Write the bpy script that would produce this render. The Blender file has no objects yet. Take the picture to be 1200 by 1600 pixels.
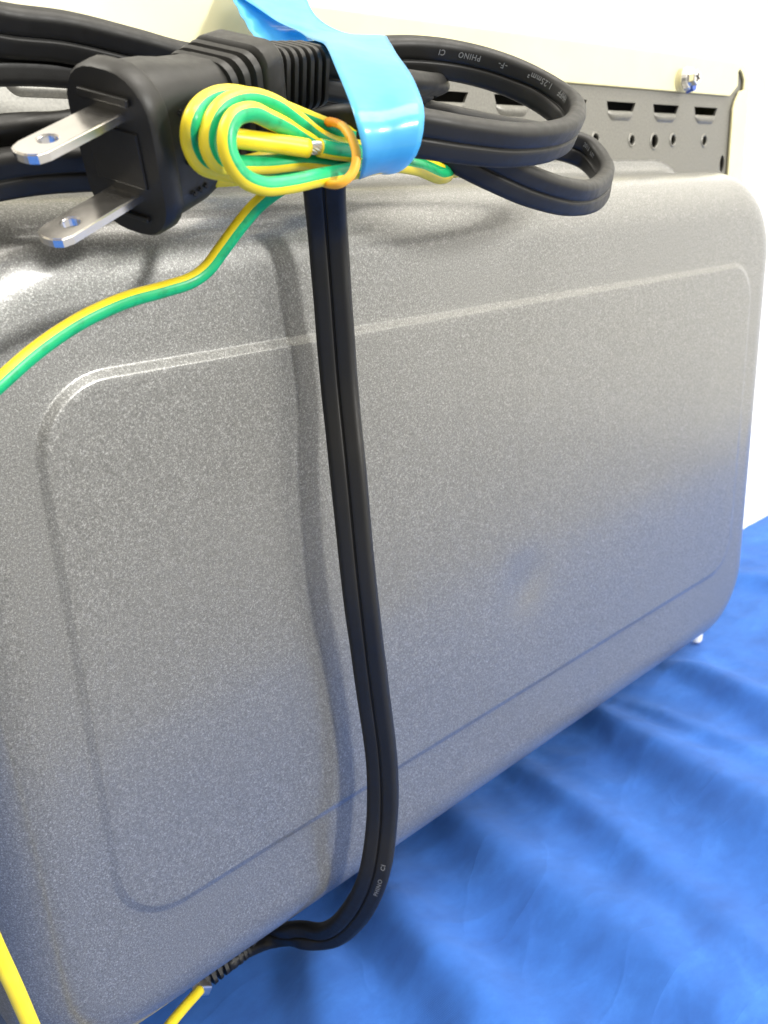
import bpy, bmesh, math, random
from mathutils import Vector, Matrix, noise
random.seed(4)
V = Vector
scene = bpy.context.scene
col = scene.collection

# ------------------------------------------------------------------ camera
H = 0.232                                   # eye height above the cloth
CAM = V((0.0, -0.16053, H))
AX = V((0.72550, -0.68652, -0.04837))       # image right in world axes
AD = V((-0.25749, -0.20559, -0.94416))      # image down
AF = V((0.63824, 0.69744, -0.32592))        # view direction
cd = bpy.data.cameras.new('camera')
cam = bpy.data.objects.new('camera', cd); col.objects.link(cam)
cam.matrix_world = Matrix(((AX.x, -AD.x, -AF.x, CAM.x), (AX.y, -AD.y, -AF.y, CAM.y), (AX.z, -AD.z, -AF.z, CAM.z), (0, 0, 0, 1)))
cd.sensor_fit = 'VERTICAL'; cd.sensor_height = 36.0; cd.lens = 36.0 * 1397.0 / 1600.0
cd.clip_start = 0.005; cd.clip_end = 50
cd.dof.use_dof = True; cd.dof.focus_distance = 0.19; cd.dof.aperture_fstop = 36.0
scene.camera = cam

# ------------------------------------------------------------------ light
w = bpy.data.worlds.new('World'); scene.world = w; w.use_nodes = True
_t = w.node_tree; _bg = _t.nodes['Background']          # a room: pale ceiling above, dimmer walls, lower half brightened for the panel sheen
_tc = _t.nodes.new('ShaderNodeTexCoord'); _sx = _t.nodes.new('ShaderNodeSeparateXYZ'); _r = _t.nodes.new('ShaderNodeValToRGB')
_mr = _t.nodes.new('ShaderNodeMapRange'); _mr.inputs['From Min'].default_value = -1; _mr.inputs['From Max'].default_value = 1
_t.links.new(_tc.outputs['Generated'], _sx.inputs[0]); _t.links.new(_sx.outputs['Z'], _mr.inputs['Value']); _t.links.new(_mr.outputs[0], _r.inputs[0]); _t.links.new(_r.outputs[0], _bg.inputs[0])
_e = _r.color_ramp.elements; _e[0].position = 0.40; _e[0].color = (0.48, 0.465, 0.43, 1); _e[1].position = 0.80; _e[1].color = (1.0, 0.94, 0.82, 1)
_x = _e.new(0.52); _x.color = (0.12, 0.116, 0.108, 1)
_bg.inputs[1].default_value = 1.1
def area(name, loc, target, size, power, color, sy=None):
    l = bpy.data.lights.new(name, 'AREA'); l.energy = power; l.color = color; l.size = size
    if sy: l.shape = 'RECTANGLE'; l.size_y = sy
    o = bpy.data.objects.new(name, l); col.objects.link(o); o.location = loc
    o.rotation_euler = (V(target) - V(loc)).to_track_quat('-Z', 'Y').to_euler()
    return o
area('ceiling_strip_light', (1.3, -0.65, 1.5), (1.3, -0.65, 0.0), 2.6, 62, (1.0, 0.955, 0.88), 1.15)
area('wall_fill_light', (-0.5, 0.75, 1.5), (0.577, 0.75, 0.3), 0.6, 12, (1.0, 0.96, 0.86))  # added fill that whitens the background wall, no known fixture
area('key_lamp', (0.58, -1.56, 0.62), (0.15, 0.0, 0.15), 0.20, 18, (1.0, 0.985, 0.94))
scene.view_settings.view_transform = 'Standard'; scene.view_settings.look = 'None'
scene.view_settings.exposure = 0.56; scene.view_settings.gamma = 1.0

# ------------------------------------------------------------------ materials
def mat(name, color, rough=0.5, metal=0.0, **kw):
    m = bpy.data.materials.new(name); m.use_nodes = True
    b = m.node_tree.nodes['Principled BSDF']
    b.inputs['Base Color'].default_value = (*color, 1); b.inputs['Roughness'].default_value = rough
    b.inputs['Metallic'].default_value = metal
    for k, v in kw.items(): b.inputs[k.replace('_', ' ')].default_value = v
    return m
def nodes(m): return m.node_tree.nodes, m.node_tree.links, m.node_tree.nodes['Principled BSDF']
def coords(m, scale=(1, 1, 1)):
    N, L, b = nodes(m); t = N.new('ShaderNodeTexCoord'); mp = N.new('ShaderNodeMapping'); mp.inputs['Scale'].default_value = scale
    L.new(t.outputs['Object'], mp.inputs[0]); return mp.outputs[0]
def tex(m, src, scale, detail=3, rough=0.5):
    N, L, b = nodes(m); n = N.new('ShaderNodeTexNoise'); n.inputs['Scale'].default_value = scale
    n.inputs['Detail'].default_value = detail; n.inputs['Roughness'].default_value = rough; L.new(src, n.inputs['Vector']); return n.outputs['Fac']
def ramp(m, src, stops):
    N, L, b = nodes(m); r = N.new('ShaderNodeValToRGB'); e = r.color_ramp.elements
    e[0].position, e[0].color = stops[0][0], (*stops[0][1], 1); e[1].position, e[1].color = stops[-1][0], (*stops[-1][1], 1)
    for p, c in stops[1:-1]: x = e.new(p); x.color = (*c, 1)
    L.new(src, r.inputs[0]); return r.outputs['Color']
def bump(m, src, strength, dist):
    N, L, b = nodes(m); n = N.new('ShaderNodeBump'); n.inputs['Strength'].default_value = strength; n.inputs['Distance'].default_value = dist
    L.new(src, n.inputs['Height']); L.new(n.outputs[0], b.inputs['Normal']); return n

# metallic flake paint
paint = mat('grey_flake_paint', (0.3, 0.3, 0.29), 0.38, 0.5, Coat_Weight=0.6, Coat_Roughness=0.14)
c = coords(paint); f1 = tex(paint, c, 3600, 2, 0.7); f2 = tex(paint, c, 1900, 2, 0.6)
N, L, b = nodes(paint)
mx = N.new('ShaderNodeMath'); mx.operation = 'MULTIPLY_ADD'; mx.inputs[1].default_value = 0.62
m2 = N.new('ShaderNodeMath'); m2.operation = 'MULTIPLY'; m2.inputs[1].default_value = 0.38
L.new(f2, m2.inputs[0]); L.new(f1, mx.inputs[0]); L.new(m2.outputs[0], mx.inputs[2])
L.new(ramp(paint, mx.outputs[0], [(0.36, (0.125, 0.124, 0.117)), (0.52, (0.20, 0.199, 0.190)), (0.68, (0.40, 0.398, 0.382))]), b.inputs['Base Color'])
bump(paint, mx.outputs[0], 0.35, 0.00012)
L.new(ramp(paint, tex(paint, c, 16, 5, 0.65), [(0.3, (0.33,) * 3), (0.7, (0.42,) * 3)]), b.inputs['Roughness'])
L.new(ramp(paint, tex(paint, c, 45, 6, 0.7), [(0.35, (0.11,) * 3), (0.75, (0.24,) * 3)]), b.inputs['Coat Roughness'])

plate_paint = mat('grey_plate_paint', (0.26, 0.255, 0.235), 0.42, 0.5)
c = coords(plate_paint); f = tex(plate_paint, c, 1300, 2, 0.7)
N, L, b = nodes(plate_paint); L.new(ramp(plate_paint, f, [(0.3, (0.15, 0.147, 0.133)), (0.7, (0.205, 0.20, 0.181))]), b.inputs['Base Color'])
bump(plate_paint, f, 0.2, 0.0001)

cream = mat('cream_enamel', (0.82, 0.78, 0.56), 0.35)
c = coords(cream); f = tex(cream, c, 60, 3); N, L, b = nodes(cream)
L.new(ramp(cream, f, [(0.3, (0.64, 0.595, 0.35)), (0.7, (0.67, 0.625, 0.38))]), b.inputs['Base Color']); bump(cream, tex(cream, c, 900), 0.08, 0.0001)
wallm = mat('white_wall_paint', (0.88, 0.875, 0.84), 0.8)
c = coords(wallm); N, L, b = nodes(wallm); bump(wallm, tex(wallm, c, 220), 0.15, 0.0006)
shade_m = mat('painted_shade_black', (0.008, 0.008, 0.008), 0.7)  # near-black colour standing in for shade in the slots and screw head

def rubber(name, base, rough):
    m = mat(name, base, rough, Specular_IOR_Level=0.42); c = coords(m); f = tex(m, c, 420, 4, 0.6); g = tex(m, c, 60, 2); N, L, b = nodes(m)
    L.new(ramp(m, g, [(0.3, tuple(x * 0.85 for x in base)), (0.7, tuple(x * 1.2 for x in base))]), b.inputs['Base Color'])
    L.new(ramp(m, f, [(0.3, (rough - .06,) * 3), (0.7, (rough + .08,) * 3)]), b.inputs['Roughness'])
    bump(m, tex(m, c, 1600, 2), 0.12, 0.00008); return m
cord_m = rubber('black_cord_rubber', (0.008, 0.0076, 0.007), 0.5)
plug_m = rubber('black_plug_rubber', (0.010, 0.0095, 0.0085), 0.46)
print_m = mat('white_cord_print', (0.16, 0.163, 0.168), 0.6)
yel = mat('yellow_insulation', (0.88, 0.62, 0.02), 0.36)
c = coords(yel); N, L, b = nodes(yel); L.new(ramp(yel, tex(yel, c, 160), [(0.3, (0.82, 0.62, 0.015)), (0.7, (0.88, 0.71, 0.035))]), b.inputs['Base Color'])
grn = mat('green_insulation', (0.005, 0.30, 0.085), 0.36)
c = coords(grn); N, L, b = nodes(grn); L.new(ramp(grn, tex(grn, c, 500, 3), [(0.30, (0.004, 0.28, 0.10)), (0.46, (0.006, 0.40, 0.145)), (0.7, (0.008, 0.42, 0.155))]), b.inputs['Base Color'])
brass = mat('nickel_blade_metal', (0.82, 0.79, 0.75), 0.24, 1.0)
c = coords(brass, (1, 1, 1)); N, L, b = nodes(brass); L.new(ramp(brass, tex(brass, c, 260, 4), [(0.3, (0.18,) * 3), (0.7, (0.27,) * 3)]), b.inputs['Roughness'])
copper = mat('tinned_copper', (0.85, 0.80, 0.76), 0.3, 1.0)
steel = mat('screw_steel', (0.8, 0.78, 0.75), 0.22, 1.0)
blue_screw = mat('blue_thread_lock', (0.05, 0.12, 0.5), 0.4)
band_m = mat('orange_rubber', (0.88, 0.42, 0.03), 0.5, Subsurface_Weight=0.15, Subsurface_Radius=(0.002, 0.001, 0.0005), Subsurface_Scale=0.5)
tape_m = mat('blue_tape_film', (0.1, 0.56, 0.86), 0.30, Coat_Weight=0.6, Coat_Roughness=0.12)
N, L, b = nodes(tape_m); c = coords(tape_m, (1, 1, 1)); f = tex(tape_m, c, 90, 3)
L.new(ramp(tape_m, f, [(0.3, (0.10, 0.52, 0.86)), (0.7, (0.17, 0.62, 0.91))]), b.inputs['Base Color'])
bump(tape_m, tex(tape_m, coords(tape_m, (1, 1, 0.3)), 120, 3), 0.5, 0.0008)
tr = N.new('ShaderNodeBsdfTranslucent'); tr.inputs[0].default_value = (0.12, 0.62, 0.95, 1)
ms = N.new('ShaderNodeMixShader'); ms.inputs[0].default_value = 0.4
out = [n for n in N if n.type == 'OUTPUT_MATERIAL'][0]
L.new(b.outputs[0], ms.inputs[1]); L.new(tr.outputs[0], ms.inputs[2]); L.new(ms.outputs[0], out.inputs[0])
white_p = mat('white_foot_plastic', (0.8, 0.8, 0.78), 0.4)

cloth_m = mat('blue_cotton', (0.02, 0.10, 0.42), 0.85, Sheen_Weight=0.18, Sheen_Roughness=0.5, Sheen_Tint=(0.35, 0.55, 1.0, 1))
c = coords(cloth_m); N, L, b = nodes(cloth_m)
big = tex(cloth_m, coords(cloth_m, (1, 1.8, 1)), 26, 6, 0.7)
L.new(ramp(cloth_m, big, [(0.3, (0.012, 0.080, 0.34)), (0.55, (0.020, 0.115, 0.45)), (0.75, (0.034, 0.16, 0.57))]), b.inputs['Base Color'])
wv = N.new('ShaderNodeTexWave'); wv.inputs['Scale'].default_value = 900; wv.inputs['Distortion'].default_value = 1.5; L.new(c, wv.inputs[0])
wv2 = N.new('ShaderNodeTexWave'); wv2.bands_direction = 'Y'; wv2.inputs['Scale'].default_value = 900; wv2.inputs['Distortion'].default_value = 1.5; L.new(c, wv2.inputs[0])
ad = N.new('ShaderNodeMath'); L.new(wv.outputs['Fac'], ad.inputs[0]); L.new(wv2.outputs['Fac'], ad.inputs[1])
ad2 = N.new('ShaderNodeMath'); ad2.operation = 'MULTIPLY_ADD'; ad2.inputs[1].default_value = 3.0
L.new(tex(cloth_m, c, 140, 5, 0.65), ad2.inputs[0]); L.new(ad.outputs[0], ad2.inputs[2])
bp = bump(cloth_m, ad2.outputs[0], 0.35, 0.0004)
def crease(scale, rot, dist, strength, prev):
    t = N.new('ShaderNodeTexCoord'); mp = N.new('ShaderNodeMapping'); mp.inputs['Rotation'].default_value = (0, 0, rot); mp.inputs['Scale'].default_value = (1, 2.2, 1); L.new(t.outputs['Object'], mp.inputs[0])
    f_ = tex(cloth_m, mp.outputs[0], scale, 1, 0.35); a_ = N.new('ShaderNodeMath'); a_.operation = 'SUBTRACT'; a_.inputs[1].default_value = 0.5; L.new(f_, a_.inputs[0])
    b_ = N.new('ShaderNodeMath'); b_.operation = 'ABSOLUTE'; L.new(a_.outputs[0], b_.inputs[0])
    r_ = ramp(cloth_m, b_.outputs[0], [(0.0, (1, 1, 1)), (0.02, (.6, .6, .6)), (0.09, (0, 0, 0))])
    n_ = N.new('ShaderNodeBump'); n_.inputs['Strength'].default_value = strength; n_.inputs['Distance'].default_value = dist
    L.new(r_, n_.inputs['Height']); L.new(prev.outputs[0], n_.inputs['Normal']); L.new(n_.outputs[0], b.inputs['Normal']); return n_
bp = crease(8, 0.75, 0.0012, 0.28, bp); bp = crease(18, -0.35, 0.0007, 0.28, bp)
lint_m = mat('white_lint', (0.8, 0.78, 0.74), 0.8)

# ------------------------------------------------------------------ builders
def obj(name, me, m=None, parent=None, smooth=True):
    if isinstance(me, bmesh.types.BMesh):
        bm = me; me = bpy.data.meshes.new(name); bm.to_mesh(me); bm.free()
    if m is not None:
        for x in (m if isinstance(m, (list, tuple)) else [m]): me.materials.append(x)
    if smooth:
        for p in me.polygons: p.use_smooth = True
    o = bpy.data.objects.new(name, me); col.objects.link(o)
    if m is globals().get('plug_m') and smooth: me.set_sharp_from_angle(angle=math.radians(38))
    if parent: o.parent = parent; o.matrix_parent_inverse = Matrix.Translation(-parent.location)
    return o
def thing(name, label, cat, loc=(0, 0, 0)):
    o = bpy.data.objects.new(name, None); col.objects.link(o); o.location = loc
    o['label'] = label; o['category'] = cat; o.empty_display_size = 0.01
    return o
def tag(o, label, cat): o['label'] = label; o['category'] = cat; return o
def data(name, vs, fs, mi=None):
    me = bpy.data.meshes.new(name); me.from_pydata([tuple(v) for v in vs], [], fs); me.update()
    if mi:
        for p, i in zip(me.polygons, mi): p.material_index = i
    return me
def catmull(pts, step=0.0008):
    """pts: list of Vectors (any length); returns dense samples"""
    P = [pts[0] * 2 - pts[1]] + pts + [pts[-1] * 2 - pts[-2]]; out = []
    for i in range(1, len(P) - 2):
        a, b_, c_, d = P[i - 1], P[i], P[i + 1], P[i + 2]
        t0 = 0; t1 = max((b_ - a).xyz.length, 1e-5) ** .5; t2 = t1 + max((c_ - b_).xyz.length, 1e-5) ** .5; t3 = t2 + max((d - c_).xyz.length, 1e-5) ** .5
        n = max(2, int((c_ - b_).xyz.length / step))
        for k in range(n):
            t = t1 + (t2 - t1) * k / n
            A1 = a * ((t1 - t) / (t1 - t0)) + b_ * ((t - t0) / (t1 - t0)); A2 = b_ * ((t2 - t) / (t2 - t1)) + c_ * ((t - t1) / (t2 - t1))
            A3 = c_ * ((t3 - t) / (t3 - t2)) + d * ((t - t2) / (t3 - t2))
            B1 = A1 * ((t2 - t) / (t2 - t0)) + A2 * (t / t2); B2 = A2 * ((t3 - t) / (t3 - t1)) + A3 * ((t - t1) / (t3 - t1))
            out.append(B1 * ((t2 - t) / (t2 - t1)) + B2 * ((t - t1) / (t2 - t1)))
    out.append(P[-2].copy()); return out
def lerp_hints(pts, hints, dense):
    """blend the side hints of the control points by nearest arc position"""
    idx = []; j = 0
    for p in pts:
        best = min(range(j, len(dense)), key=lambda k: (dense[k] - p).length); idx.append(best); j = best
    res = []
    for k in range(len(dense)):
        i = 0
        while i < len(idx) - 2 and k > idx[i + 1]: i += 1
        u = (k - idx[i]) / max(1, idx[i + 1] - idx[i]); u = min(max(u, 0), 1); u = u * u * (3 - 2 * u)
        res.append(hints[i].lerp(hints[i + 1], u))
    return res
def frames(pts, hints, step=0.0008):
    d = catmull([V(p) for p in pts], step)
    hs = lerp_hints([V(p) for p in pts], [V(h) for h in hints], d); fr = []; s = 0
    for i, p in enumerate(d):
        t = (d[min(i + 1, len(d) - 1)] - d[max(i - 1, 0)]).normalized()
        h = hs[i]; sd = (h - t * h.dot(t)).normalized(); n = t.cross(sd)
        if i: s += (p - d[i - 1]).length
        fr.append((p, t, sd, n, s))
    return fr
def sweep(name, fr, section, mi=None, cap=True, wob=0.0):
    vs = []; fs = []; ms_ = []; n = len(section)
    for k, (p, t, sd, nn, s) in enumerate(fr):
        q = 1 + wob * noise.noise(V((s * 90, 3.1, 7.7)))
        for (a, b_) in section: vs.append(p + sd * a * q + nn * b_ * q)
    for k in range(len(fr) - 1):
        for j in range(n):
            j2 = (j + 1) % n; fs.append((k * n + j, k * n + j2, (k + 1) * n + j2, (k + 1) * n + j)); ms_.append(mi[j] if mi else 0)
    if cap:
        fs.append(tuple(range(n))[::-1]); ms_.append(0); fs.append(tuple(range((len(fr) - 1) * n, len(fr) * n))); ms_.append(0)
    return data(name, vs, fs, ms_)
CR, CO = 0.00205, 0.00212                   # conductor radius and offset of the flat cord
def cord_section():
    W_, T_, R_ = CO + CR, CR * .96, 0.00155
    half = [(0.0, T_ * .66), (0.00016, T_ * .78), (0.00030, T_ * .93), (0.00055, T_ * .985), (0.0012, T_ * 1.0), (0.0019, T_)]
    for k in range(0, 8):
        a = math.radians(90 - 90 * k / 8); half.append((W_ - R_ + R_ * math.cos(a), T_ - R_ + R_ * math.sin(a)))
    half.append((W_, T_ - R_)); half.append((W_, 0.0))
    right = half + [(x, -y) for x, y in half[:-1][::-1]]
    left = [(-x, y) for x, y in right[1:-1][::-1]]
    return (right + left)[::-1]
CS = cord_section()
def rrect(hw, hh, r, n=6):
    pts = []
    for cx, cy, a0 in ((hw - r, hh - r, 0), (-hw + r, hh - r, 90), (-hw + r, -hh + r, 180), (hw - r, -hh + r, 270)):
        for k in range(n + 1):
            a = math.radians(a0 + 90 * k / n); pts.append((cx + r * math.cos(a), cy + r * math.sin(a)))
    return pts
def loft(name, rings, cap=True):
    vs = []; fs = []; n = len(rings[0])
    for r in rings: vs += r
    for k in range(len(rings) - 1):
        for j in range(n): j2 = (j + 1) % n; fs.append((k * n + j, k * n + j2, (k + 1) * n + j2, (k + 1) * n + j))
    if cap: fs.append(tuple(range(n))[::-1]); fs.append(tuple(range((len(rings) - 1) * n, len(rings) * n)))
    return data(name, vs, fs)
def prism(name, poly, y0, y1, hole=None):
    """polygon in x,z extruded from y0 to y1"""
    bm = bmesh.new(); a = [bm.verts.new((x, y0, z)) for x, z in poly]
    f = bm.faces.new(a); r = bmesh.ops.extrude_face_region(bm, geom=[f])
    for v in [g for g in r['geom'] if isinstance(g, bmesh.types.BMVert)]: v.co.y = y1
    bmesh.ops.recalc_face_normals(bm, faces=bm.faces); me = bpy.data.meshes.new(name); bm.to_mesh(me); bm.free(); return me
def bevel(o, wd, seg=2):
    m = o.modifiers.new('bevel', 'BEVEL'); m.width = wd; m.segments = seg; m.limit_method = 'ANGLE'; m.angle_limit = math.radians(35)

# ------------------------------------------------------------------ setting: wall and cloth
bm = bmesh.new()
q = [(0.577, 2.6), (0.577, 0.1094), (0.95, 0.112), (0.95, -1.0)]
for (x0, y0), (x1, y1) in zip(q, q[1:]):
    bm.faces.new([bm.verts.new(p) for p in ((x0, y0, -0.05), (x1, y1, -0.05), (x1, y1, 2.2), (x0, y0, 2.2))])
wl = obj('wall', bm, wallm, smooth=False); wl['kind'] = 'structure'
md = wl.modifiers.new('solid', 'SOLIDIFY'); md.thickness = 0.01; md.offset = -1

FOLDS = [ # start, end, height, half width of raised creases in the cloth
    ((0.3136, 0.0434), (0.2961, -0.0703), 0.0075, 0.012), ((0.2107, 0.0418), (0.2034, -0.0795), 0.0060, 0.013),
    ((0.3827, 0.0309), (0.3743, -0.0452), 0.0060, 0.010), ((0.1739, 0.0396), (0.1462, -0.0328), 0.0050, 0.010),
    ((0.5117, 0.0684), (0.5411, -0.0107), 0.004, 0.012), ((0.1304, 0.0302), (0.1073, -0.0100), 0.004, 0.009),
    ((0.2608, 0.0433), (0.2345, -0.0706), 0.0035, 0.007), ((0.1531, 0.0304), (0.1543, -0.0580), 0.003, 0.008),
    ((0.3371, 0.0274), (0.3349, -0.0625), 0.0025, 0.006)]
def cloth_h(x, y):
    h = 0.0
    FA_ = 1.5
    for (a, b_, hh, wd) in FOLDS:
        dx, dy = b_[0] - a[0], b_[1] - a[1]; L2 = dx * dx + dy * dy
        t = ((x - a[0]) * dx + (y - a[1]) * dy) / L2
        ln = math.sqrt(L2); px = ((x - a[0]) * dy - (y - a[1]) * dx) / ln
        px += 0.006 * noise.noise(V((x * 14, y * 14, hh * 900)))
        e = 1.0 / (1 + math.exp(-(t + 0.12) * 14)) * (1 / (1 + math.exp((t - 1.5) * 4)))
        w_ = wd * (1 + 0.8 * max(t, 0))
        u = px / w_
        h += FA_ * hh * e * math.exp(-u * u * (1.6 if u > 0 else 0.7))
    h += 0.0016 * noise.noise(V((x * 22, y * 22, 1))) + 0.0022 * noise.noise(V((x * 8 + 5, y * 11, 4)))
    h += 0.0008 * (1 - abs(noise.noise(V((x * 45 + y * 20, y * 45 - x * 12, 9)))) * 2)
    return h
def cloth():
    vs = []; fs = []; x0, x1, y0, y1 = -0.5, 0.94, -0.20, 0.5
    xs = []; x = x0
    while x < x1: xs.append(x); x += 0.0018 if 0.0 < x < 0.62 else 0.02
    ys = []; y = y0
    while y < y1: ys.append(y); y += 0.0018 if -0.2 < y < 0.16 else 0.02
    for y in ys:
        for x in xs:
            h = cloth_h(x, y)
            if y > 0.06 and x < 0.45: h *= 0.1
            vs.append((x, y, h - 0.003))
    n = len(xs)
    for j in range(len(ys) - 1):
        for i in range(n - 1): fs.append((j * n + i, j * n + i + 1, (j + 1) * n + i + 1, (j + 1) * n + i))
    return data('cloth', vs, fs)
cl = obj('tablecloth', cloth(), cloth_m)
tag(cl, 'crumpled royal blue cotton cloth spread out under the grey appliance', 'cloth')
# ------------------------------------------------------------------ oven
oven = thing('microwave_oven', 'grey metallic bulging back of a cream microwave oven standing on blue cloth', 'microwave oven', (0.2, 0.2, 0.0))
PY = 0.040                                  # y of the rear plate
BX0, BX1, BZ0, BZ1, BR = 0.0365, 0.3680, H - 0.1885, H + 0.0052, 0.0165
CXm, CZm = (BX0 + BX1) / 2, (BZ0 + BZ1) / 2
HX, HZ = (BX1 - BX0) / 2, (BZ1 - BZ0) / 2
def outline(cx, cz, hx, hz, r, kbl=1.0, nl=110, ns=64, nc=16):
    rs = [max(r, 0.0005)] * 4; rs[2] *= kbl; corners = []
    for (sx, sz, a0), q_ in zip(((1, 1, 0), (-1, 1, 90), (-1, -1, 180), (1, -1, 270)), rs):
        corners.append([(cx + sx * (hx - q_) + q_ * math.cos(math.radians(a0 + 90 * k / nc)), cz + sz * (hz - q_) + q_ * math.sin(math.radians(a0 + 90 * k / nc))) for k in range(nc + 1)])
    pts = []
    for i in range(4):
        pts += corners[i][:-1]; e, f_ = corners[i][-1], corners[(i + 1) % 4][0]; n = nl if i % 2 == 0 else ns
        for k in range(n): pts.append((e[0] + (f_[0] - e[0]) * k / n, e[1] + (f_[1] - e[1]) * k / n))
    return pts
def bulge():
    rings = []
    def ring(ins, y, r=None):
        o_ = outline(CXm, CZm, HX - ins, HZ - ins, (0.033 - ins) if r is None else r, 0.72); rings.append([(x, y, z) for x, z in o_])
    RF = 0.006
    for k in range(9):                      # concave root against the plate
        a = math.radians(90 * k / 8); ring(-(RF - RF * math.sin(a)), PY - 0.0002 - (RF - RF * math.cos(a)))
    for k in range(1, 3): ring(0, PY - RF - (PY - RF - BR) * k / 3)
    for k in range(13):
        a = math.radians(90 * k / 12); ring(BR - BR * math.cos(a), BR - BR * math.sin(a))
    base = outline(CXm, CZm, HX - BR, HZ - BR, 0.033 - BR, 0.72)
    ix0, ix1, iz0, iz1 = 0.0605, 0.3445, H - 0.1535, H - 0.0268
    pan = outline((ix0 + ix1) / 2, (iz0 + iz1) / 2, (ix1 - ix0) / 2, (iz1 - iz0) / 2, 0.0165)
    pin = outline((ix0 + ix1) / 2, (iz0 + iz1) / 2, (ix1 - ix0) / 2 - .0023, (iz1 - iz0) / 2 - .0023, 0.0145)
    def mix(A, B, u, y): rings.append([(a[0] + (b_[0] - a[0]) * u, y, a[1] + (b_[1] - a[1]) * u) for a, b_ in zip(A, B)])
    for k in range(1, 8): mix(base, pan, k / 8, 0.0)
    ST = 0.00072
    for k in range(0, 11):
        u = k / 10; g = 0.18; v_ = (u * u / (2 * g) if u < g else (u - g / 2 if u < 1 - g else 1 - g - (1 - u) ** 2 / (2 * g))) / (1 - g); mix(pan, pin, u, -ST * v_)
    cx, cz = (ix0 + ix1) / 2, (iz0 + iz1) / 2; hx2, hz2 = (ix1 - ix0) / 2 - .0023, (iz1 - iz0) / 2 - .0023
    mid = outline(cx, cz, hx2 - hz2 + 0.0012, 0.0012, 0.001)
    for k in range(1, 46): mix(pin, mid, k / 45, -ST)
    D = (0.2045, -0.0010, 0.1172)
    out_ = []
    for r in rings:
        q_ = []
        for (x, y, z) in r:
            if y < 0.001:
                d2 = ((x - D[0]) ** 2 / 0.0090 ** 2 + (z - D[2]) ** 2 / 0.0085 ** 2)
                y += 0.0006 * math.exp(-d2) 
                y += 0.00035 * noise.noise(V((x * 9, z * 11, 2)))
            q_.append((x, y, z))
        out_.append(q_)
    return loft('rear_bulge', out_)
obj('rear_bulge', bulge(), paint, oven)

def cut(o, cutter_me):
    c_ = bpy.data.objects.new('cutter', cutter_me); col.objects.link(c_)
    m = o.modifiers.new('cut', 'BOOLEAN'); m.object = c_; m.operation = 'DIFFERENCE'; m.solver = 'EXACT'
    dg = bpy.context.evaluated_depsgraph_get(); me = bpy.data.meshes.new_from_object(o.evaluated_get(dg))
    o.modifiers.clear(); old = o.data; o.data = me; bpy.data.objects.remove(c_)
    return o
def join_prisms(polys, y0, y1):
    bm = bmesh.new()
    for p in polys:
        me = prism('p', p, y0, y1); bm.from_mesh(me); bpy.data.meshes.remove(me)
    me = bpy.data.meshes.new('cutter'); bm.to_mesh(me); bm.free(); return me
ZF = (0.2837, 0.0400, 0.2682)[2]                      # height where the cream flange covers the plate
plate = obj('rear_plate', prism('rear_plate', [(-0.30, H - 0.2205), (0.4055, H - 0.2195), (0.4055, ZF + .012), (-0.30, ZF + .012)], PY, PY + 0.0009), plate_paint, oven, smooth=False)
slot0 = (0.3027, 0.0400, 0.2630); slot1 = (0.3656, 0.0400, 0.2631)
pitch = (slot1[0] - slot0[0]) / 2
cuts = []; slots = []
SH = 0.0036
for k in range(-13, 3):
    xs_ = slot0[0] + pitch * k; zt = slot0[2] - 0.0003 * 0; wd = 0.0192
    slots.append((xs_, zt, wd)); cuts.append([(xs_, zt), (xs_ + wd, zt), (xs_ + wd - 0.0022, zt - SH), (xs_ + 0.0012, zt - SH)])
def disc(x, z, rx, rz, n=14): return [(x + rx * math.cos(2 * math.pi * k / n), z + rz * math.sin(2 * math.pi * k / n)) for k in range(n)]
holes = []
for p, r in (((0.2961, 0.0400, 0.2501), .0019), ((0.3201, 0.0400, 0.2500), .0017), ((0.3361, 0.0400, 0.2497), .0024), ((0.3500, 0.0400, 0.2503), .0018), ((0.3752, 0.0400, 0.2502), .0019)):
    cuts.append(disc(p[0], p[2], r, r)); holes.append((p[0], p[2], r))
for k in range(1, 12): cuts.append(disc(holes[0][0] - 0.0285 * k, holes[0][1], .0018, .0018))
pc = (0.3920, 0.0400, 0.2411); cuts.append(disc(pc[0], pc[2], .0019, .0035))
cut(plate, join_prisms(cuts, PY - .01, PY + .01))
for (x, z, wd) in slots:                    # pressed lip below every louvre
    vs = []; fs = []; nseg = 16
    prof = [(0.0, 0.0), (0.0007, -0.0007), (0.0010, -0.0016), (0.0006, -0.0026), (-0.0001, -0.0034)]
    for i in range(nseg + 1):
        u = i / nseg; e = min(1, min(u, 1 - u) * 5); e = e * (2 - e); xx = x + 0.0010 + (wd - 0.0028) * u
        for (d_, h_) in prof: vs.append((xx, PY - d_ * e - 0.00005, z - SH + 0.0006 + h_ * (0.35 + .65 * e)))
    for i in range(nseg):
        for j in range(4): fs.append((i * 5 + j, (i + 1) * 5 + j, (i + 1) * 5 + j + 1, i * 5 + j + 1))
    obj('louvre_lip', data('lip', vs, fs), plate_paint, oven)
for (x, z, r) in holes:                     # rolled rims of the punched holes
    bm = bmesh.new(); rg = []
    for a in range(16):
        t = 2 * math.pi * a / 16
        rg.append([bm.verts.new((x + (r + q_) * math.cos(t), PY - h_, z + (r + q_) * math.sin(t))) for q_, h_ in ((0, -.0003), (0.0001, .00035), (.0005, .0004), (.0009, -.00005))])
    for a in range(16):
        for j in range(3): bm.faces.new((rg[a][j], rg[(a + 1) % 16][j], rg[(a + 1) % 16][j + 1], rg[a][j + 1]))
    bmesh.ops.recalc_face_normals(bm, faces=bm.faces); obj('hole_rim', bm, plate_paint, oven)
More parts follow.
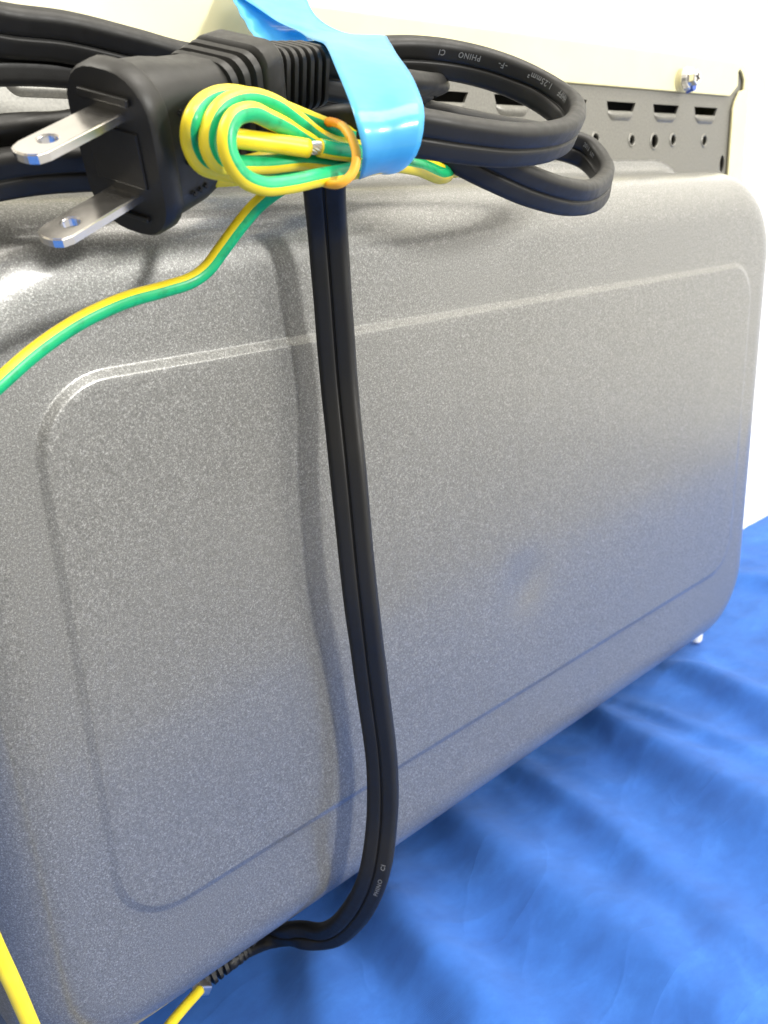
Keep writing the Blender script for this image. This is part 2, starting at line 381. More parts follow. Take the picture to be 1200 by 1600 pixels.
# a shallow pressed bead on the plate left of the plug
bd = frames([(0.0648, 0.0400, 0.2561), (0.0856, 0.0400, 0.2602), (0.0876, 0.0400, 0.2591), (0.0957, 0.0400, 0.2587), (0.1284, 0.0400, 0.2584)], [(0, 0, 1)] * 5)
obj('pressed_bead', sweep('bead', bd, [(0.0013 * math.cos(math.radians(a)), 0.0009 * math.sin(math.radians(a))) for a in range(0, 360, 30)]), plate_paint, oven)

# cabinet shell
FY = 0.0386
XR = (0.4089, 0.0385, 0.2555)[0]; ZT = (0.2470, 0.0385, 0.2808)[2]; XI = (0.3954, 0.0385, 0.2553)[0]; ZI = (0.2815, 0.0385, 0.2680)[2]
ZB = H - 0.2195
fl = [(-0.32, ZT)]
for k in range(7):
    a = math.radians(90 - 90 * k / 6); fl.append((XR - .009 + .009 * math.cos(a), ZT - .009 + .009 * math.sin(a)))
fl += [(XR, ZB), (XI, ZB)]
fl += [(p[0], p[2]) for p in ((0.3960, 0.0385, 0.2624), (0.3972, 0.0385, 0.2654), (0.4010, 0.0385, 0.2700), (0.4044, 0.0385, 0.2704), (0.4044, 0.0385, 0.2742), (0.4021, 0.0385, 0.2770), (0.3996, 0.0385, 0.2784), (0.3983, 0.0385, 0.2773), (0.3984, 0.0385, 0.2749), (0.3987, 0.0385, 0.2719), (0.3922, 0.0385, 0.2677))]
fl += [(-0.32, ZI)]
o = obj('rear_flange', prism('flange', fl, FY, FY + .0012), cream, oven, smooth=False)
bevel(o, 0.0004)
bm = bmesh.new()                            # sheet shell: top, sides and floor
prof = []
for (cx, cz, a0) in ((XR - .009, ZT - .009, 0), (-0.32 + .009, ZT - .009, 90), (-0.32 + .009, ZB + .009, 180), (XR - .009, ZB + .009, 270)):
    for k in range(7): a = math.radians(a0 + 90 * k / 6); prof.append((cx + .009 * math.cos(a), cz + .009 * math.sin(a)))
ra = [bm.verts.new((x, FY + .0012, z)) for x, z in prof]; rb = [bm.verts.new((x, 0.40, z)) for x, z in prof]; n = len(prof)
for j in range(n): bm.faces.new((ra[j], rb[j], rb[(j + 1) % n], ra[(j + 1) % n]))
bm.faces.new(rb)
bmesh.ops.recalc_face_normals(bm, faces=bm.faces)
sh = obj('cabinet_shell', bm, cream, oven); md = sh.modifiers.new('solid', 'SOLIDIFY'); md.thickness = 0.0008; md.offset = -1
bm = bmesh.new(); bmesh.ops.create_cube(bm, size=1, matrix=Matrix.Translation((0.03, 0.065, H - 0.084)) @ Matrix.Diagonal((0.70, 0.02, 0.24, 1)))
obj('slot_shade_block', bm, shade_m, oven, smooth=False)  # black block added behind the slots so the openings look shaded
# feet
for (x, y) in (((0.4185, 0.0490, -0.0031)[0] - .003, .048), (-0.2, .055), (0.38, .36), (-0.2, .36)):
    bm = bmesh.new(); bmesh.ops.create_cone(bm, cap_ends=True, segments=24, radius1=0.0032, radius2=0.0040, depth=0.014, matrix=Matrix.Translation((x, y, 0.006)))
    o = obj('foot', bm, white_p, oven, smooth=False); bevel(o, .001)
# screw with a blue thread on the flange edge
sp = V((0.3514, 0.0340, 0.2721))
bm = bmesh.new()
bmesh.ops.create_cone(bm, cap_ends=True, segments=24, radius1=0.0046, radius2=0.0038, depth=0.0022, matrix=Matrix.Translation((sp.x, sp.y + .0012, sp.z)) @ Matrix.Rotation(math.radians(90), 4, 'X'))
bmesh.ops.create_cone(bm, cap_ends=True, segments=6, radius1=0.0030, radius2=0.0029, depth=0.003, matrix=Matrix.Translation((sp.x, sp.y - .0010, sp.z)) @ Matrix.Rotation(math.radians(90), 4, 'X'))
o = obj('screw', bm, steel, oven, smooth=False); bevel(o, .0004, 3)
bm = bmesh.new()
for a in (0, 90): bmesh.ops.create_cube(bm, size=1, matrix=Matrix.Translation((sp.x, sp.y - .00255, sp.z)) @ Matrix.Rotation(math.radians(a + 20), 4, 'Y') @ Matrix.Diagonal((.0030, .0002, .0006, 1)))
obj('recess_shade_cross', bm, shade_m, o, smooth=False)  # dark cross laid on the head, recess shade put into its colour
bm = bmesh.new(); b0 = V((0.3530, 0.0355, 0.2692))
bmesh.ops.create_cone(bm, cap_ends=True, segments=16, radius1=0.0022, radius2=0.0016, depth=0.003, matrix=Matrix.Translation((b0.x, b0.y - .0005, b0.z)) @ Matrix.Rotation(math.radians(90), 4, 'X'))
obj('screw_thread', bm, blue_screw, o, smooth=False)

# ------------------------------------------------------------------ power cord
cord = thing('power_cord', 'thick black twin power cord with two-blade plug, looped above and hanging down the grey back', 'power cord', (0.15, -0.02, 0.0))
FA = (0.66, -0.75, 0.0); UP = (0.05, -0.56, 0.82); UPB = (-0.1, -0.25, 0.96)
drop = [ ((0.1019, 0.0330, 0.0184), (.1, -1, .1)), ((0.1101, 0.0330, 0.0188), (.15, -.95, .1)), ((0.1158, 0.0280, 0.0226), (.15, -.95, .1)), ((0.1182, 0.0170, 0.0281), (.25, -.92, .1)), ((0.1218, 0.0060, 0.0328), (.35, -.9, .1)), ((0.1236, -0.0040, 0.0449), (.5, -.85, 0)),
    ((0.1261, -0.0110, 0.0611), (.55, -.8, 0)), ((0.1297, -0.0115, 0.0759), (.55, -.8, 0)), ((0.1311, -0.0115, 0.0932), (.5, -.82, 0)), ((0.1293, -0.0115, 0.1186), (.55, -.8, 0)), ((0.1264, -0.0125, 0.1460), FA), ((0.1260, -0.0115, 0.1744), FA),
    ((0.1270, -0.0092, 0.1946), FA), ((0.1259, -0.0102, 0.2128), FA), ((0.1242, -0.0120, 0.2273), FA), ((0.1191, -0.0180, 0.2358), FA), ((0.1167, -0.0215, 0.2414), (.66, -.6, .2)), ((0.1186, -0.0240, 0.2451), (.5, -.5, .6)),
    ((0.1285, -0.0240, 0.2475), UP), ((0.1387, -0.0260, 0.2452), UP), ((0.1483, -0.0310, 0.2395), UP), ((0.1647, -0.0330, 0.2338), UP), ((0.1815, -0.0320, 0.2311), UP), ((0.2006, -0.0260, 0.2321), UPB), ((0.2147, -0.0180, 0.2365), UPB), ((0.2180, -0.0100, 0.2423), UPB),
    ((0.2103, -0.0040, 0.2455), UPB), ((0.1889, 0.0000, 0.2482), UPB), ((0.1688, 0.0020, 0.2508), UPB), ((0.1473, 0.0020, 0.2530), UPB), ((0.1225, 0.0020, 0.2541), UPB), ((0.0983, 0.0000, 0.2508), UPB), ((0.0749, -0.0020, 0.2454), UPB), ((0.0639, -0.0020, 0.2452), (.3,-.7,.6)), ((0.0492, 0.0000, 0.2430), UPB),
    ((0.0410, 0.0020, 0.2485), UPB), ((0.0505, 0.0050, 0.2559), UPB), ((0.0686, 0.0040, 0.2580), UPB), ((0.0811, 0.0040, 0.2581), UPB), ((0.1029, 0.0040, 0.2569), UPB), ((0.1277, 0.0040, 0.2569), UPB), ((0.1496, 0.0040, 0.2592), UPB)]
flat = frames([p for p, h in drop], [h for p, h in drop])
obj('cable', sweep('cable', flat, CS, wob=0.02), cord_m, cord)
loopA = [((0.0428, 0.0000, 0.2347), UP), ((0.0327, 0.0000, 0.2395), UP), ((0.0355, 0.0000, 0.2549), UP), ((0.0535, 0.0000, 0.2638), UP), ((0.0678, 0.0000, 0.2617), UP), ((0.0786, 0.0000, 0.2614), UP), ((0.0916, 0.0000, 0.2597), UP), ((0.1035, 0.0000, 0.2581), UP), ((0.1216, 0.0000, 0.2591), UP), ((0.1416, -0.0050, 0.2612), UP),
    ((0.1540, -0.0080, 0.2620), UP), ((0.1662, -0.0120, 0.2610), UP), ((0.1745, -0.0180, 0.2581), UP), ((0.1797, -0.0240, 0.2542), (.1, -.3, .9)), ((0.1798, -0.0310, 0.2497), (.15, -.35, .9)), ((0.1720, -0.0380, 0.2454), (.15, -.4, .9)), ((0.1596, -0.0430, 0.2424), UP), ((0.1433, -0.0450, 0.2412), UP), ((0.1300, -0.0440, 0.2421), UP),
    ((0.1206, -0.0420, 0.2433), UP), ((0.1126, -0.0360, 0.2445), UP), ((0.1080, -0.0200, 0.2431), UP), ((0.0960, -0.0080, 0.2399), UP), ((0.0757, -0.0060, 0.2403), UP), ((0.0620, -0.0040, 0.2394), UP), ((0.0428, 0.0000, 0.2347), UP)]
# the ring of the front loop, opened where it is hidden outside the frame
la = frames([p for p, h in loopA], [h for p, h in loopA])
obj('cable', sweep('cable', la, CS, wob=0.02), cord_m, cord)
ED = (.55, -.75, .35)
pe = [((0.1192, -0.0165, 0.2557), UPB), ((0.1254, -0.0170, 0.2550), UPB), ((0.1383, -0.0160, 0.2548), ED), ((0.1506, -0.0130, 0.2551), ED), ((0.1598, -0.0080, 0.2559), ED), ((0.1671, -0.0010, 0.2564), ED), ((0.1646, 0.0040, 0.2558), ED), ((0.1492, 0.0040, 0.2539), UPB), ((0.1322, 0.0060, 0.2529), UPB)]
fp = frames([p for p, h in pe], [h for p, h in pe])
obj('cable', sweep('cable', fp, CS), cord_m, cord)

def cord_height(l):
    W_, T_, R_ = CO + CR, CR * .96, 0.00155; l = min(abs(l), W_ - .0001)
    return T_ if l < W_ - R_ else T_ - R_ + math.sqrt(R_ * R_ - (l - W_ + R_) ** 2)
CAM_S = V((0.0, -0.20, 0.25))
def cord_text(txt, fr, s0, lobe, ang, h, flip=False, sgn=1):
    cu = bpy.data.curves.new('print', 'FONT'); cu.body = txt; cu.size = h; cu.align_x = 'CENTER'; cu.resolution_u = 3; cu.space_character = 1.15; cu.offset = h * 0.02
    o_ = bpy.data.objects.new('print', cu); col.objects.link(o_); dg = bpy.context.evaluated_depsgraph_get()
    me = bpy.data.meshes.new_from_object(o_.evaluated_get(dg)); bpy.data.objects.remove(o_)
    bm = bmesh.new(); bm.from_mesh(me); bmesh.ops.triangulate(bm, faces=bm.faces)
    ss = [f[4] for f in fr]
    import bisect
    for v in bm.verts:
        x, y = v.co.x, v.co.y - h * .35
        if flip: x, y = -x, -y
        s = s0 + x; i = min(max(bisect.bisect(ss, s), 1), len(fr) - 1); u = (s - ss[i - 1]) / max(ss[i] - ss[i - 1], 1e-9)
        p = fr[i - 1][0].lerp(fr[i][0], u); sd = fr[i - 1][2].lerp(fr[i][2], u); nn = fr[i - 1][3].lerp(fr[i][3], u)
        f = 1 if (CAM_S - p).dot(nn) > 0 else -1
        lat = lobe * CO + f * y
        v.co = p + sd * lat + nn * f * (cord_height(lat) * 1.02 + .00006)
    me2 = bpy.data.meshes.new('cord_print'); bm.to_mesh(me2); bm.free()
    return obj('cord_print', me2, print_m, cord, smooth=False)
def s_near(fr, p):
    p = V(p); return min(fr, key=lambda f: (f[0] - p).length)[4]

# (plug) local frame a (towards the blade tips), w, n
PO = V((0.07252, -0.02453, H + 0.00901))
PA = V((-0.91163, -0.18592, -0.36656)); PW = V((0.29576, -0.91603, -0.27094)); PN = V((-0.28541, -0.35542, 0.89007))
def L2W(a, w_, n_): return PO + (PA * a + PW * w_ + PN * n_) * 0.001
def prings(secs, nn=6):
    r = []
    for (a, hw, hn, rad, on) in secs:
        r.append([L2W(a, x, y + on) for x, y in rrect(hw, hn, rad, nn)])
    return r
body = [(-0.4, 7.6, 12.2, 5.4, 0), (0.0, 8.2, 12.8, 6.8, 0), (-0.6, 8.6, 13.2, 7.2, 0), (-3.4, 8.7, 13.3, 7.2, 0), (-3.9, 8.4, 13.0, 7.0, 0), (-4.0, 7.6, 12.2, 6.0, -.1), (-8, 7.4, 11.8, 5.4, -.4), (-12, 7.2, 11.2, 4.6, -.8),
        (-16, 6.9, 10.2, 4.2, -1.1), (-20, 6.6, 9.2, 4, -1.0), (-23, 6.5, 8.6, 4, -.8)]
body[0] = (0.0, 7.4, 12.0, 5.4, 0)
pb = obj('plug_body', loft('plug_body', prings(body)), plug_m, cord)
# collar with three ridges
col_s = []
for k, a in enumerate((-20.5, -23.2, -25.9)):
    g = 7.0 + .35 * k; hn = 8.6
    col_s += [(a, g - .9, hn - .9, 3, -.6), (a - .4, g + .1, hn, 3.4, -.6), (a - 1.6, g + .3, hn + .1, 3.4, -.6), (a - 2.0, g - .6, hn - .8, 3.2, -.6), (a - 2.6, g - .7, hn - .9, 3.0, -.6)]
col_s += [(-28.7, 7.6, 8.4, 3.2, -.6), (-29.3, 8.0, 8.9, 3.4, -.6), (-33.5, 7.8, 8.6, 3.4, -.6), (-35, 6.9, 7.8, 3.2, -.6), (-35.6, 5.5, 6.5, 3, -.6)]
obj('plug_collar', loft('plug_collar', prings(col_s)), plug_m, cord)
# finned strain relief
r0 = L2W(-34.5, .3, -.2); r1 = V((0.1196, -0.0165, 0.2559)); ra_ = (r1 - r0); rl = ra_.length; rt = ra_.normalized()
rs_n = (V((-0.10, -0.30, .95)) - rt * V((-0.10, -0.30, .95)).dot(rt)).normalized(); rs_w = rt.cross(rs_n)
def rring(u, hw, hn, r): p = r0 + rt * (rl * u); return [p + rs_w * x * .001 + rs_n * y * .001 for x, y in rrect(hw, hn, r, 5)]
core = obj('strain_relief', loft('relief_core', [rring(-.05, 3.9, 4.7, 1.8), rring(1.0, 3.2, 4.1, 1.6)]), plug_m, cord)
NF = 7
for k in range(NF):
    u0 = 0.03 + k * (0.97 / NF); u1 = u0 + 0.60 * (0.97 / NF); t = 1 - .02 * k; w_, h_ = 5.5 * t, 6.0 * t
    obj('fin', loft('fin', [rring(u0, w_ - .3, h_ - .3, 2.2), rring(u0 + .012, w_, h_, 2.4), rring(u1 - .012, w_, h_, 2.4), rring(u1, w_ - .3, h_ - .3, 2.2)]), plug_m, core)
# moulded details of the plug face and its side
def pbox(a0, a1, w0, w1, n0, n1, m, name, par=None, bev=.0002):
    vs = [L2W(a, w_, n_) for a in (a0, a1) for w_, n_ in ((w0, n0), (w1, n0), (w1, n1), (w0, n1))]
    bm = bmesh.new(); vv = [bm.verts.new(v) for v in vs]
    for f in ((0, 1, 2, 3), (4, 5, 6, 7), (0, 1, 5, 4), (1, 2, 6, 5), (2, 3, 7, 6), (3, 0, 4, 7)): bm.faces.new([vv[i] for i in f])
    bmesh.ops.recalc_face_normals(bm, faces=bm.faces)
    o_ = obj(name, bm, m, par or cord, smooth=False)
    if bev: bevel(o_, bev)
    return o_
pbox(-.3, .35, -5.2, 5.2, -4.4, 4.4, plug_m, 'face_panel')
pbox(-.3, .75, -4.9, 5.0, 8.3, 9.5, plug_m, 'face_bar')
pbox(-.3, .75, -4.3, 4.3, -9.9, -9.1, plug_m, 'face_bar')
for row in range(6):
    for k in range(3):
        if random.random() < .2: continue
        n_ = 5.5 - row * 2.6; a_ = -7.2 - k * 1.6 - (row % 2) * .3
        wv_ = 7.3 + .018 * (a_ + 16) * 0 + .02
        hw_here = 7.6 + (7.2 - 7.6) * ((-8 - a_) / 4) if a_ < -8 else 7.6 + (7.9 - 7.6) * ((a_ + 8) / 3)
        pbox(a_ - .5, a_ + .5, hw_here - .1, hw_here + .3, n_ - .13, n_ + .13, plug_m, 'moulded_mark', bev=0)
        pbox(a_ - .15, a_ + .15, hw_here - .1, hw_here + .3, n_ - .5, n_ + .4, plug_m, 'moulded_mark', bev=0)
# blades
def blade(nc):
    hw, T, LL = 3.15, .75, 17.3
    pr = [(-1.0, -hw), (LL - 2.6, -hw), (LL - .9, -hw + .55), (LL - .15, -hw + 1.8), (LL, -hw + 2.5), (LL, hw - 2.5), (LL - .15, hw - 1.8), (LL - .9, hw - .55), (LL - 2.6, hw), (-1.0, hw)]
    hole = [(12.0 + 1.5 * math.cos(2 * math.pi * k / 24), 1.5 * math.sin(2 * math.pi * k / 24)) for k in range(24)]
    bm = bmesh.new(); fo = []
    for z in (T, -T):
        ov = [bm.verts.new((a, w_, z)) for a, w_ in pr]; hv = [bm.verts.new((a, w_, z)) for a, w_ in hole]
        es = [bm.edges.new((ov[i], ov[(i + 1) % len(ov)])) for i in range(len(ov))] + [bm.edges.new((hv[i], hv[(i + 1) % 24])) for i in range(24)]
        bmesh.ops.triangle_fill(bm, edges=es, use_beauty=True); fo.append((ov, hv))
    for lst in (0, 1):
        A, B = fo[0][lst], fo[1][lst]
        for i in range(len(A)): bm.faces.new((A[i], A[(i + 1) % len(A)], B[(i + 1) % len(A)], B[i]))
    bmesh.ops.recalc_face_normals(bm, faces=bm.faces)
    be = [e for e in bm.edges if len(e.link_faces) == 2 and e.calc_face_angle(0) > .9]
    bmesh.ops.bevel(bm, geom=be, offset=.22, segments=2, affect='EDGES')
    for v in bm.verts: v.co = L2W(v.co.x, v.co.y, v.co.z + nc)
    return obj('blade', bm, brass, cord, smooth=False)
blade(6.35); lo = blade(-6.35)
cu = bpy.data.curves.new('mark', 'FONT'); cu.body = 'LES'; cu.size = 2.0; cu.align_x = 'CENTER'
to = bpy.data.objects.new('mark', cu); col.objects.link(to); me = bpy.data.meshes.new_from_object(to.evaluated_get(bpy.context.evaluated_depsgraph_get())); bpy.data.objects.remove(to)
for v in me.vertices: v.co = L2W(2.6 + (v.co.y - .7) * 1, v.co.x, -6.35 + .78)
obj('stamped_mark', me, steel, lo, smooth=False)

# cord print
s1 = s_near(la, (0.1662, -0.0120, 0.2610))
cord_text('CI', la, s_near(la, (0.1600, -0.0100, 0.2618)), 1, -12, .0017, True)
cord_text('PHINO', la, s_near(la, (0.1673, -0.0125, 0.2608)), 1, -12, .0017, True)
cord_text('-F-', la, s_near(la, (0.1733, -0.0170, 0.2587)), 1, -12, .0017, True)
cord_text('1.25mm\u00b2', la, s_near(la, (0.1796, -0.0235, 0.2545)), 1, -12, .0018, True)
cord_text('HHFF', la, s_near(la, (0.1800, -0.0300, 0.2503)), 1, -12, .0018, True)
cord_text('HHFF', fp, s_near(fp, (0.1497, -0.0135, 0.2550)), -1, 90, .0015, True)
cord_text('2013  LST', flat, s_near(flat, (0.2181, -0.0120, 0.2411)), 1, -12, .0015, True)
cord_text('CI', flat, s_near(flat, (0.1284, -0.0130, 0.0775)) - .012, 1, 90, .0016)
cord_text('PHINO', flat, s_near(flat, (0.1284, -0.0130, 0.0775)) - .018, 1, 90, .0016)

# ridged bushing where the cord enters the oven
bus = frames([(0.0941, 0.0330, 0.0180), (0.0994, 0.0330, 0.0187), (0.1038, 0.0330, 0.0189), (0.1085, 0.0330, 0.0192), (0.1131, 0.0320, 0.0201)], [(0, -.9, .4)] * 5, .0005)
bo = obj('cord_bushing', sweep('bushing', bus, rrect(.0027, .0022, .0015)), plug_m, cord)
Ls = bus[-1][4]
for k in range(9):
    i0 = int(len(bus) * (k + .15) / 9); i1 = max(i0 + 2, int(len(bus) * (k + .6) / 9))
    obj('bushing_rib', sweep('rib', bus[i0:i1 + 1], rrect(.0039, .0034, .002)), plug_m, bo, smooth=False)

# ------------------------------------------------------------------ earth wire
WR = 0.00144
earth = thing('earth_wire', 'yellow and green striped earth wire coiled beside the black plug, one strand trailing left', 'wire', (0.1, -0.03, 0.0))
def wire(name, pts, r=WR, hint=None, yellow_only=False, step=.0007, wob=.02):
    P = [V(p) for p in pts]; d = catmull(P, step); fr = []; s = 0
    for i, p in enumerate(d):
        t = (d[min(i + 1, len(d) - 1)] - d[max(i - 1, 0)]).normalized(); h = (CAM0 - p) if hint is None else V(hint)
        nn = (h - t * h.dot(t)).normalized(); sd = t.cross(nn)                      # sd: right of travel, nn: outwards
        if i: s += (p - d[i - 1]).length
        fr.append((p, t, sd, nn, s))
    n = 24; sec = [(r * math.cos(2 * math.pi * k / n), r * math.sin(2 * math.pi * k / n)) for k in range(n)]
    mi = [0 if yellow_only or not (0 <= 360 * (k + .5) / n <= 112 or 190 <= 360 * (k + .5) / n <= 300) else 1 for k in range(n)]
    return obj(name, sweep(name, fr, sec, mi, wob=wob), [yel, grn], earth)
CAM0 = V((0.0, -0.35, 0.26))                # a fixed point in front of the coil that the stripe faces
wire('insulation', [(0.0898, 0.0260, 0.0220), (0.0826, 0.0220, 0.0244), (0.0749, 0.0170, 0.0273), (0.0611, 0.0050, 0.0329), (0.0403, -0.0120, 0.0555), (0.0343, -0.0220, 0.0853), (0.0316, -0.0240, 0.1051), (0.0298, -0.0240, 0.1184), (0.0279, -0.0200, 0.1409)], .00148, yellow_only=True)
wire('insulation', [(0.0279, -0.0200, 0.1409), (0.0279, -0.0200, 0.1733), (0.0340, -0.0200, 0.1941),
    (0.0434, -0.0200, 0.2044), (0.0501, -0.0200, 0.2089), (0.0573, -0.0190, 0.2129), (0.0647, -0.0180, 0.2160), (0.0703, -0.0175, 0.2177), (0.0755, -0.0170, 0.2188), (0.0821, -0.0165, 0.2196), (0.0881, -0.0165, 0.2207), (0.0912, -0.0170, 0.2224), (0.0938, -0.0180, 0.2253), (0.0967, -0.0200, 0.2292), (0.0996, -0.0220, 0.2326), (0.1011, -0.0260, 0.2350),
    (0.1039, -0.0300, 0.2372), (0.1094, -0.0340, 0.2390), (0.1212, -0.0330, 0.2397), (0.1364, -0.0280, 0.2400), (0.1491, -0.0240, 0.2384), (0.1594, -0.0190, 0.2378), (0.1568, -0.0170, 0.2398), (0.1447, -0.0200, 0.2415), (0.1250, -0.0290, 0.2402), (0.1115, -0.0355, 0.2381),
    # first coil turn
    (0.1041, -0.0350, 0.2374), (0.0941, -0.0340, 0.2374), (0.0848, -0.0340, 0.2380), (0.0805, -0.0350, 0.2392), (0.0785, -0.0360, 0.2421), (0.0777, -0.0385, 0.2448), (0.0819, -0.0360, 0.2477), (0.0864, -0.0350, 0.2490), (0.0918, -0.0345, 0.2487), (0.0989, -0.0345, 0.2469), (0.1042, -0.0350, 0.2453), (0.1089, -0.0355, 0.2439), (0.1149, -0.0350, 0.2431),
    (0.1299, -0.0310, 0.2416), (0.1441, -0.0260, 0.2396), (0.1548, -0.0220, 0.2387), (0.1449, -0.0270, 0.2375), (0.1315, -0.0310, 0.2384), (0.1193, -0.0350, 0.2392), (0.1085, -0.0375, 0.2384),
    # second
    (0.0981, -0.0375, 0.2391), (0.0916, -0.0375, 0.2387), (0.0854, -0.0380, 0.2387), (0.0810, -0.0390, 0.2389), (0.0794, -0.0395, 0.2415), (0.0800, -0.0400, 0.2444), (0.0825, -0.0400, 0.2468), (0.0874, -0.0395, 0.2481), (0.0927, -0.0390, 0.2473), (0.0973, -0.0385, 0.2452), (0.1015, -0.0380, 0.2430), (0.1051, -0.0380, 0.2417), (0.1104, -0.0375, 0.2412),
    (0.1278, -0.0330, 0.2397), (0.1390, -0.0290, 0.2380), (0.1445, -0.0270, 0.2371), (0.1379, -0.0310, 0.2365), (0.1264, -0.0360, 0.2380), (0.1145, -0.0400, 0.2384), (0.1045, -0.0420, 0.2372),
    # third, nearest
    (0.0964, -0.0435, 0.2363), (0.0905, -0.0435, 0.2355), (0.0856, -0.0435, 0.2354), (0.0821, -0.0435, 0.2368), (0.0801, -0.0435, 0.2399), (0.0802, -0.0435, 0.2427), (0.0820, -0.0432, 0.2449), (0.0849, -0.0430, 0.2457), (0.0898, -0.0410, 0.2450), (0.0961, -0.0385, 0.2436), (0.0992, -0.0385, 0.2421), (0.1064, -0.0352, 0.2407), (0.1109, -0.0350, 0.2401), (0.1146, -0.0350, 0.2396)])
wire('insulation', [(0.0830, -0.0385, 0.2426), (0.0881, -0.0395, 0.2420), (0.0926, -0.0400, 0.2415), (0.0974, -0.0405, 0.2409)], .00146, yellow_only=True)
wire('insulation', [(0.0997, -0.0405, 0.2410), (0.1033, -0.0405, 0.2405), (0.1087, -0.0400, 0.2401), (0.1140, -0.0390, 0.2400)], .00142, hint=(-.5, -.6, .8))
wire('insulation', [(0.0898, -0.0240, 0.2371), (0.0939, -0.0250, 0.2372), (0.1020, -0.0270, 0.2376), (0.1100, -0.0280, 0.2386)], .0012, yellow_only=True)
wire('insulation', [(0.0905, -0.0330, 0.2391), (0.0951, -0.0330, 0.2399), (0.1011, -0.0340, 0.2405), (0.1102, -0.0350, 0.2405)], .00135, yellow_only=True)
# bare strands
bp0, bp1 = V((0.0971, -0.0405, 0.2409)), V((0.1001, -0.0405, 0.2410)); ax = (bp1 - bp0).normalized(); e1 = ax.orthogonal().normalized(); e2 = ax.cross(e1)
for k in range(11):
    a0 = 2 * math.pi * k / 10; pts = []
    rr = .0008 if k else 0.0
    for j in range(7):
        u = j / 6; a = a0 + u * 1.6; pts.append(bp0.lerp(bp1, u) + (e1 * math.cos(a) + e2 * math.sin(a)) * rr)
    fr = frames(pts, [e1 + e2 * .3] * 7, .0006)
    obj('bare_strand', sweep('strand', fr, [(0.00027 * math.cos(t * math.pi / 4), .00027 * math.sin(t * math.pi / 4)) for t in range(8)]), copper, earth)
# crimped terminal under the oven
tp = V((0.0912, 0.0270, 0.0211))
bm = bmesh.new(); bmesh.ops.create_cube(bm, size=1, matrix=Matrix.Translation(tp) @ Matrix.Rotation(math.radians(35), 4, 'Y') @ Matrix.Diagonal((.0046, .0036, .0030, 1)))
o = obj('terminal', bm, copper, earth, smooth=False); bevel(o, .0006)

# ------------------------------------------------------------------ rubber band
rb_pts = [(0.1037, -0.0390, 0.2451), (0.1025, -0.0435, 0.2439), (0.1016, -0.0465, 0.2418), (0.1010, -0.0480, 0.2393), (0.1000, -0.0480, 0.2368), (0.0983, -0.0470, 0.2353), (0.0981, -0.0440, 0.2354), (0.1033, -0.0360, 0.2370), (0.1083, -0.0300, 0.2408), (0.1089, -0.0310, 0.2444), (0.1060, -0.0360, 0.2451)]
pp = [V(p) for p in rb_pts]; pp = pp[-2:] + pp + pp[:3]
d = catmull(pp, .0006); fr = []
for i, p in enumerate(d):
    t = (d[min(i + 1, len(d) - 1)] - d[max(i - 1, 0)]).normalized(); h = V((1, .3, 0)); sd = (h - t * h.dot(t)).normalized(); fr.append((p, t, sd, t.cross(sd), i * .0006))
rbo = obj('rubber_band', sweep('rubber_band', fr, [(.00085 * math.cos(a * math.pi / 6), .0007 * math.sin(a * math.pi / 6)) for a in range(12)]), band_m)
tag(rbo, 'thin orange rubber band looped around the striped wires', 'rubber band')

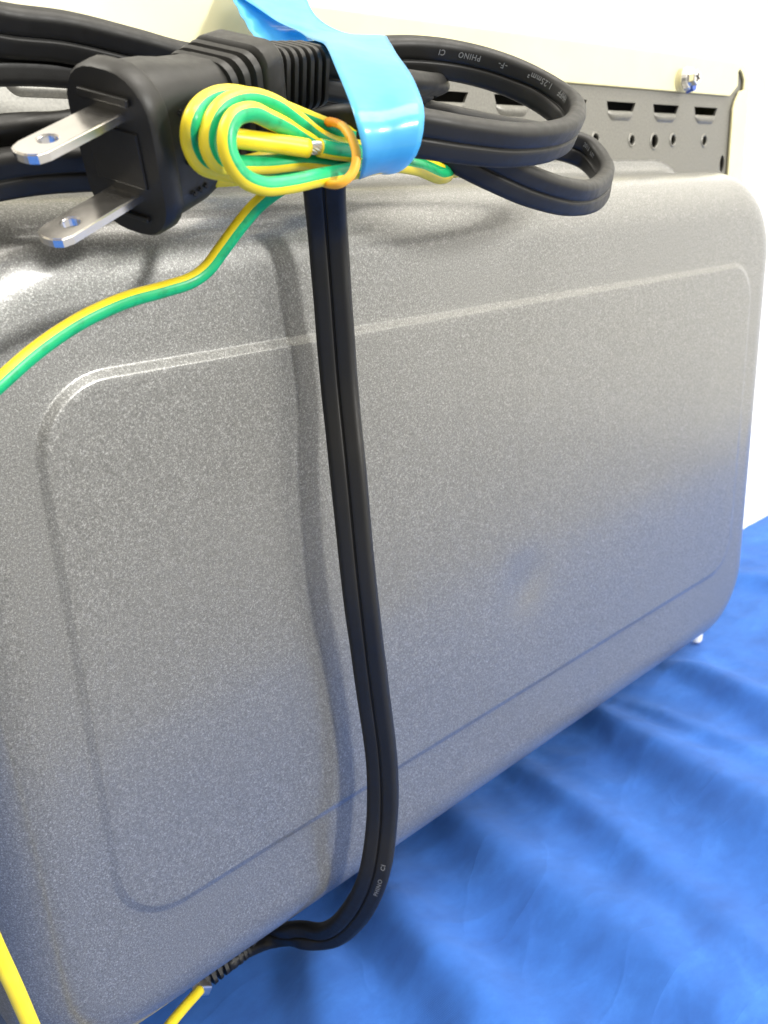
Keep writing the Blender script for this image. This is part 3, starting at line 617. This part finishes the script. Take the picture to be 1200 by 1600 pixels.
# ------------------------------------------------------------------ blue tape
def ribbon(name, pairs, par, sub=10, th=.00012):
    A = catmull([V(a) for a, b_ in pairs], .002); B = catmull([V(b_) for a, b_ in pairs], .002)
    n = 90
    def rs(Q):
        L_ = [0]
        for i in range(1, len(Q)): L_.append(L_[-1] + (Q[i] - Q[i - 1]).length)
        o_ = []; j = 0
        for k in range(n):
            s = L_[-1] * k / (n - 1)
            while j < len(Q) - 2 and L_[j + 1] < s: j += 1
            u = (s - L_[j]) / max(L_[j + 1] - L_[j], 1e-9); o_.append(Q[j].lerp(Q[j + 1], min(max(u, 0), 1)))
        return o_
    A, B = rs(A), rs(B); vs = []; fs = []
    for k in range(n):
        for j in range(sub + 1):
            u = j / sub; p = A[k].lerp(B[k], u); q_ = noise.noise(V((k * .09, u * 2.3, 5))) * .0005
            vs.append(p + V((0, -q_, q_)))
    for k in range(n - 1):
        for j in range(sub): fs.append((k * (sub + 1) + j, k * (sub + 1) + j + 1, (k + 1) * (sub + 1) + j + 1, (k + 1) * (sub + 1) + j))
    o_ = obj(name, data(name, vs, fs), tape_m, par); md = o_.modifiers.new('solid', 'SOLIDIFY'); md.thickness = th
    return o_
tape = thing('blue_tape', 'wide glossy light blue tape band wrapped round the middle of the cord bundle', 'tape', (0.12, -0.03, H))
# left edge, right edge; from the flange over the bundle, down the front and under
ribbon('tape_band', [((0.1384, 0.0340, 0.2804), (0.1594, 0.0340, 0.2847)), ((0.1377, 0.0260, 0.2761), (0.1556, 0.0280, 0.2792)), ((0.1336, 0.0100, 0.2694), (0.1478, 0.0140, 0.2719)), ((0.1266, -0.0060, 0.2644), (0.1465, 0.0040, 0.2680)), ((0.1201, -0.0180, 0.2611), (0.1451, -0.0080, 0.2653)), ((0.1119, -0.0300, 0.2576), (0.1362, -0.0200, 0.2618)), ((0.1064, -0.0380, 0.2534), (0.1238, -0.0360, 0.2560)), ((0.1021, -0.0450, 0.2482), (0.1149, -0.0480, 0.2493)),
    ((0.0994, -0.0500, 0.2436), (0.1113, -0.0530, 0.2447)), ((0.1005, -0.0500, 0.2399), (0.1111, -0.0520, 0.2401)), ((0.1036, -0.0460, 0.2370), (0.1135, -0.0460, 0.2375)), ((0.1120, -0.0360, 0.2366), (0.1191, -0.0360, 0.2371)), ((0.1240, -0.0220, 0.2388), (0.1345, -0.0200, 0.2388)), ((0.1358, -0.0100, 0.2440), (0.1475, -0.0080, 0.2442)), ((0.1408, -0.0040, 0.2503), (0.1533, -0.0020, 0.2514))], tape)
ribbon('tape_tail', [((0.1381, 0.0350, 0.2808), (0.1522, 0.0350, 0.2842)), ((0.1360, 0.0300, 0.2769), (0.1496, 0.0300, 0.2770)), ((0.1329, 0.0220, 0.2714), (0.1471, 0.0220, 0.2721)), ((0.1296, 0.0140, 0.2655), (0.1448, 0.0140, 0.2681)), ((0.1300, 0.0100, 0.2602), (0.1456, 0.0100, 0.2637)), ((0.1358, 0.0080, 0.2552), (0.1531, 0.0080, 0.2585))], tape)
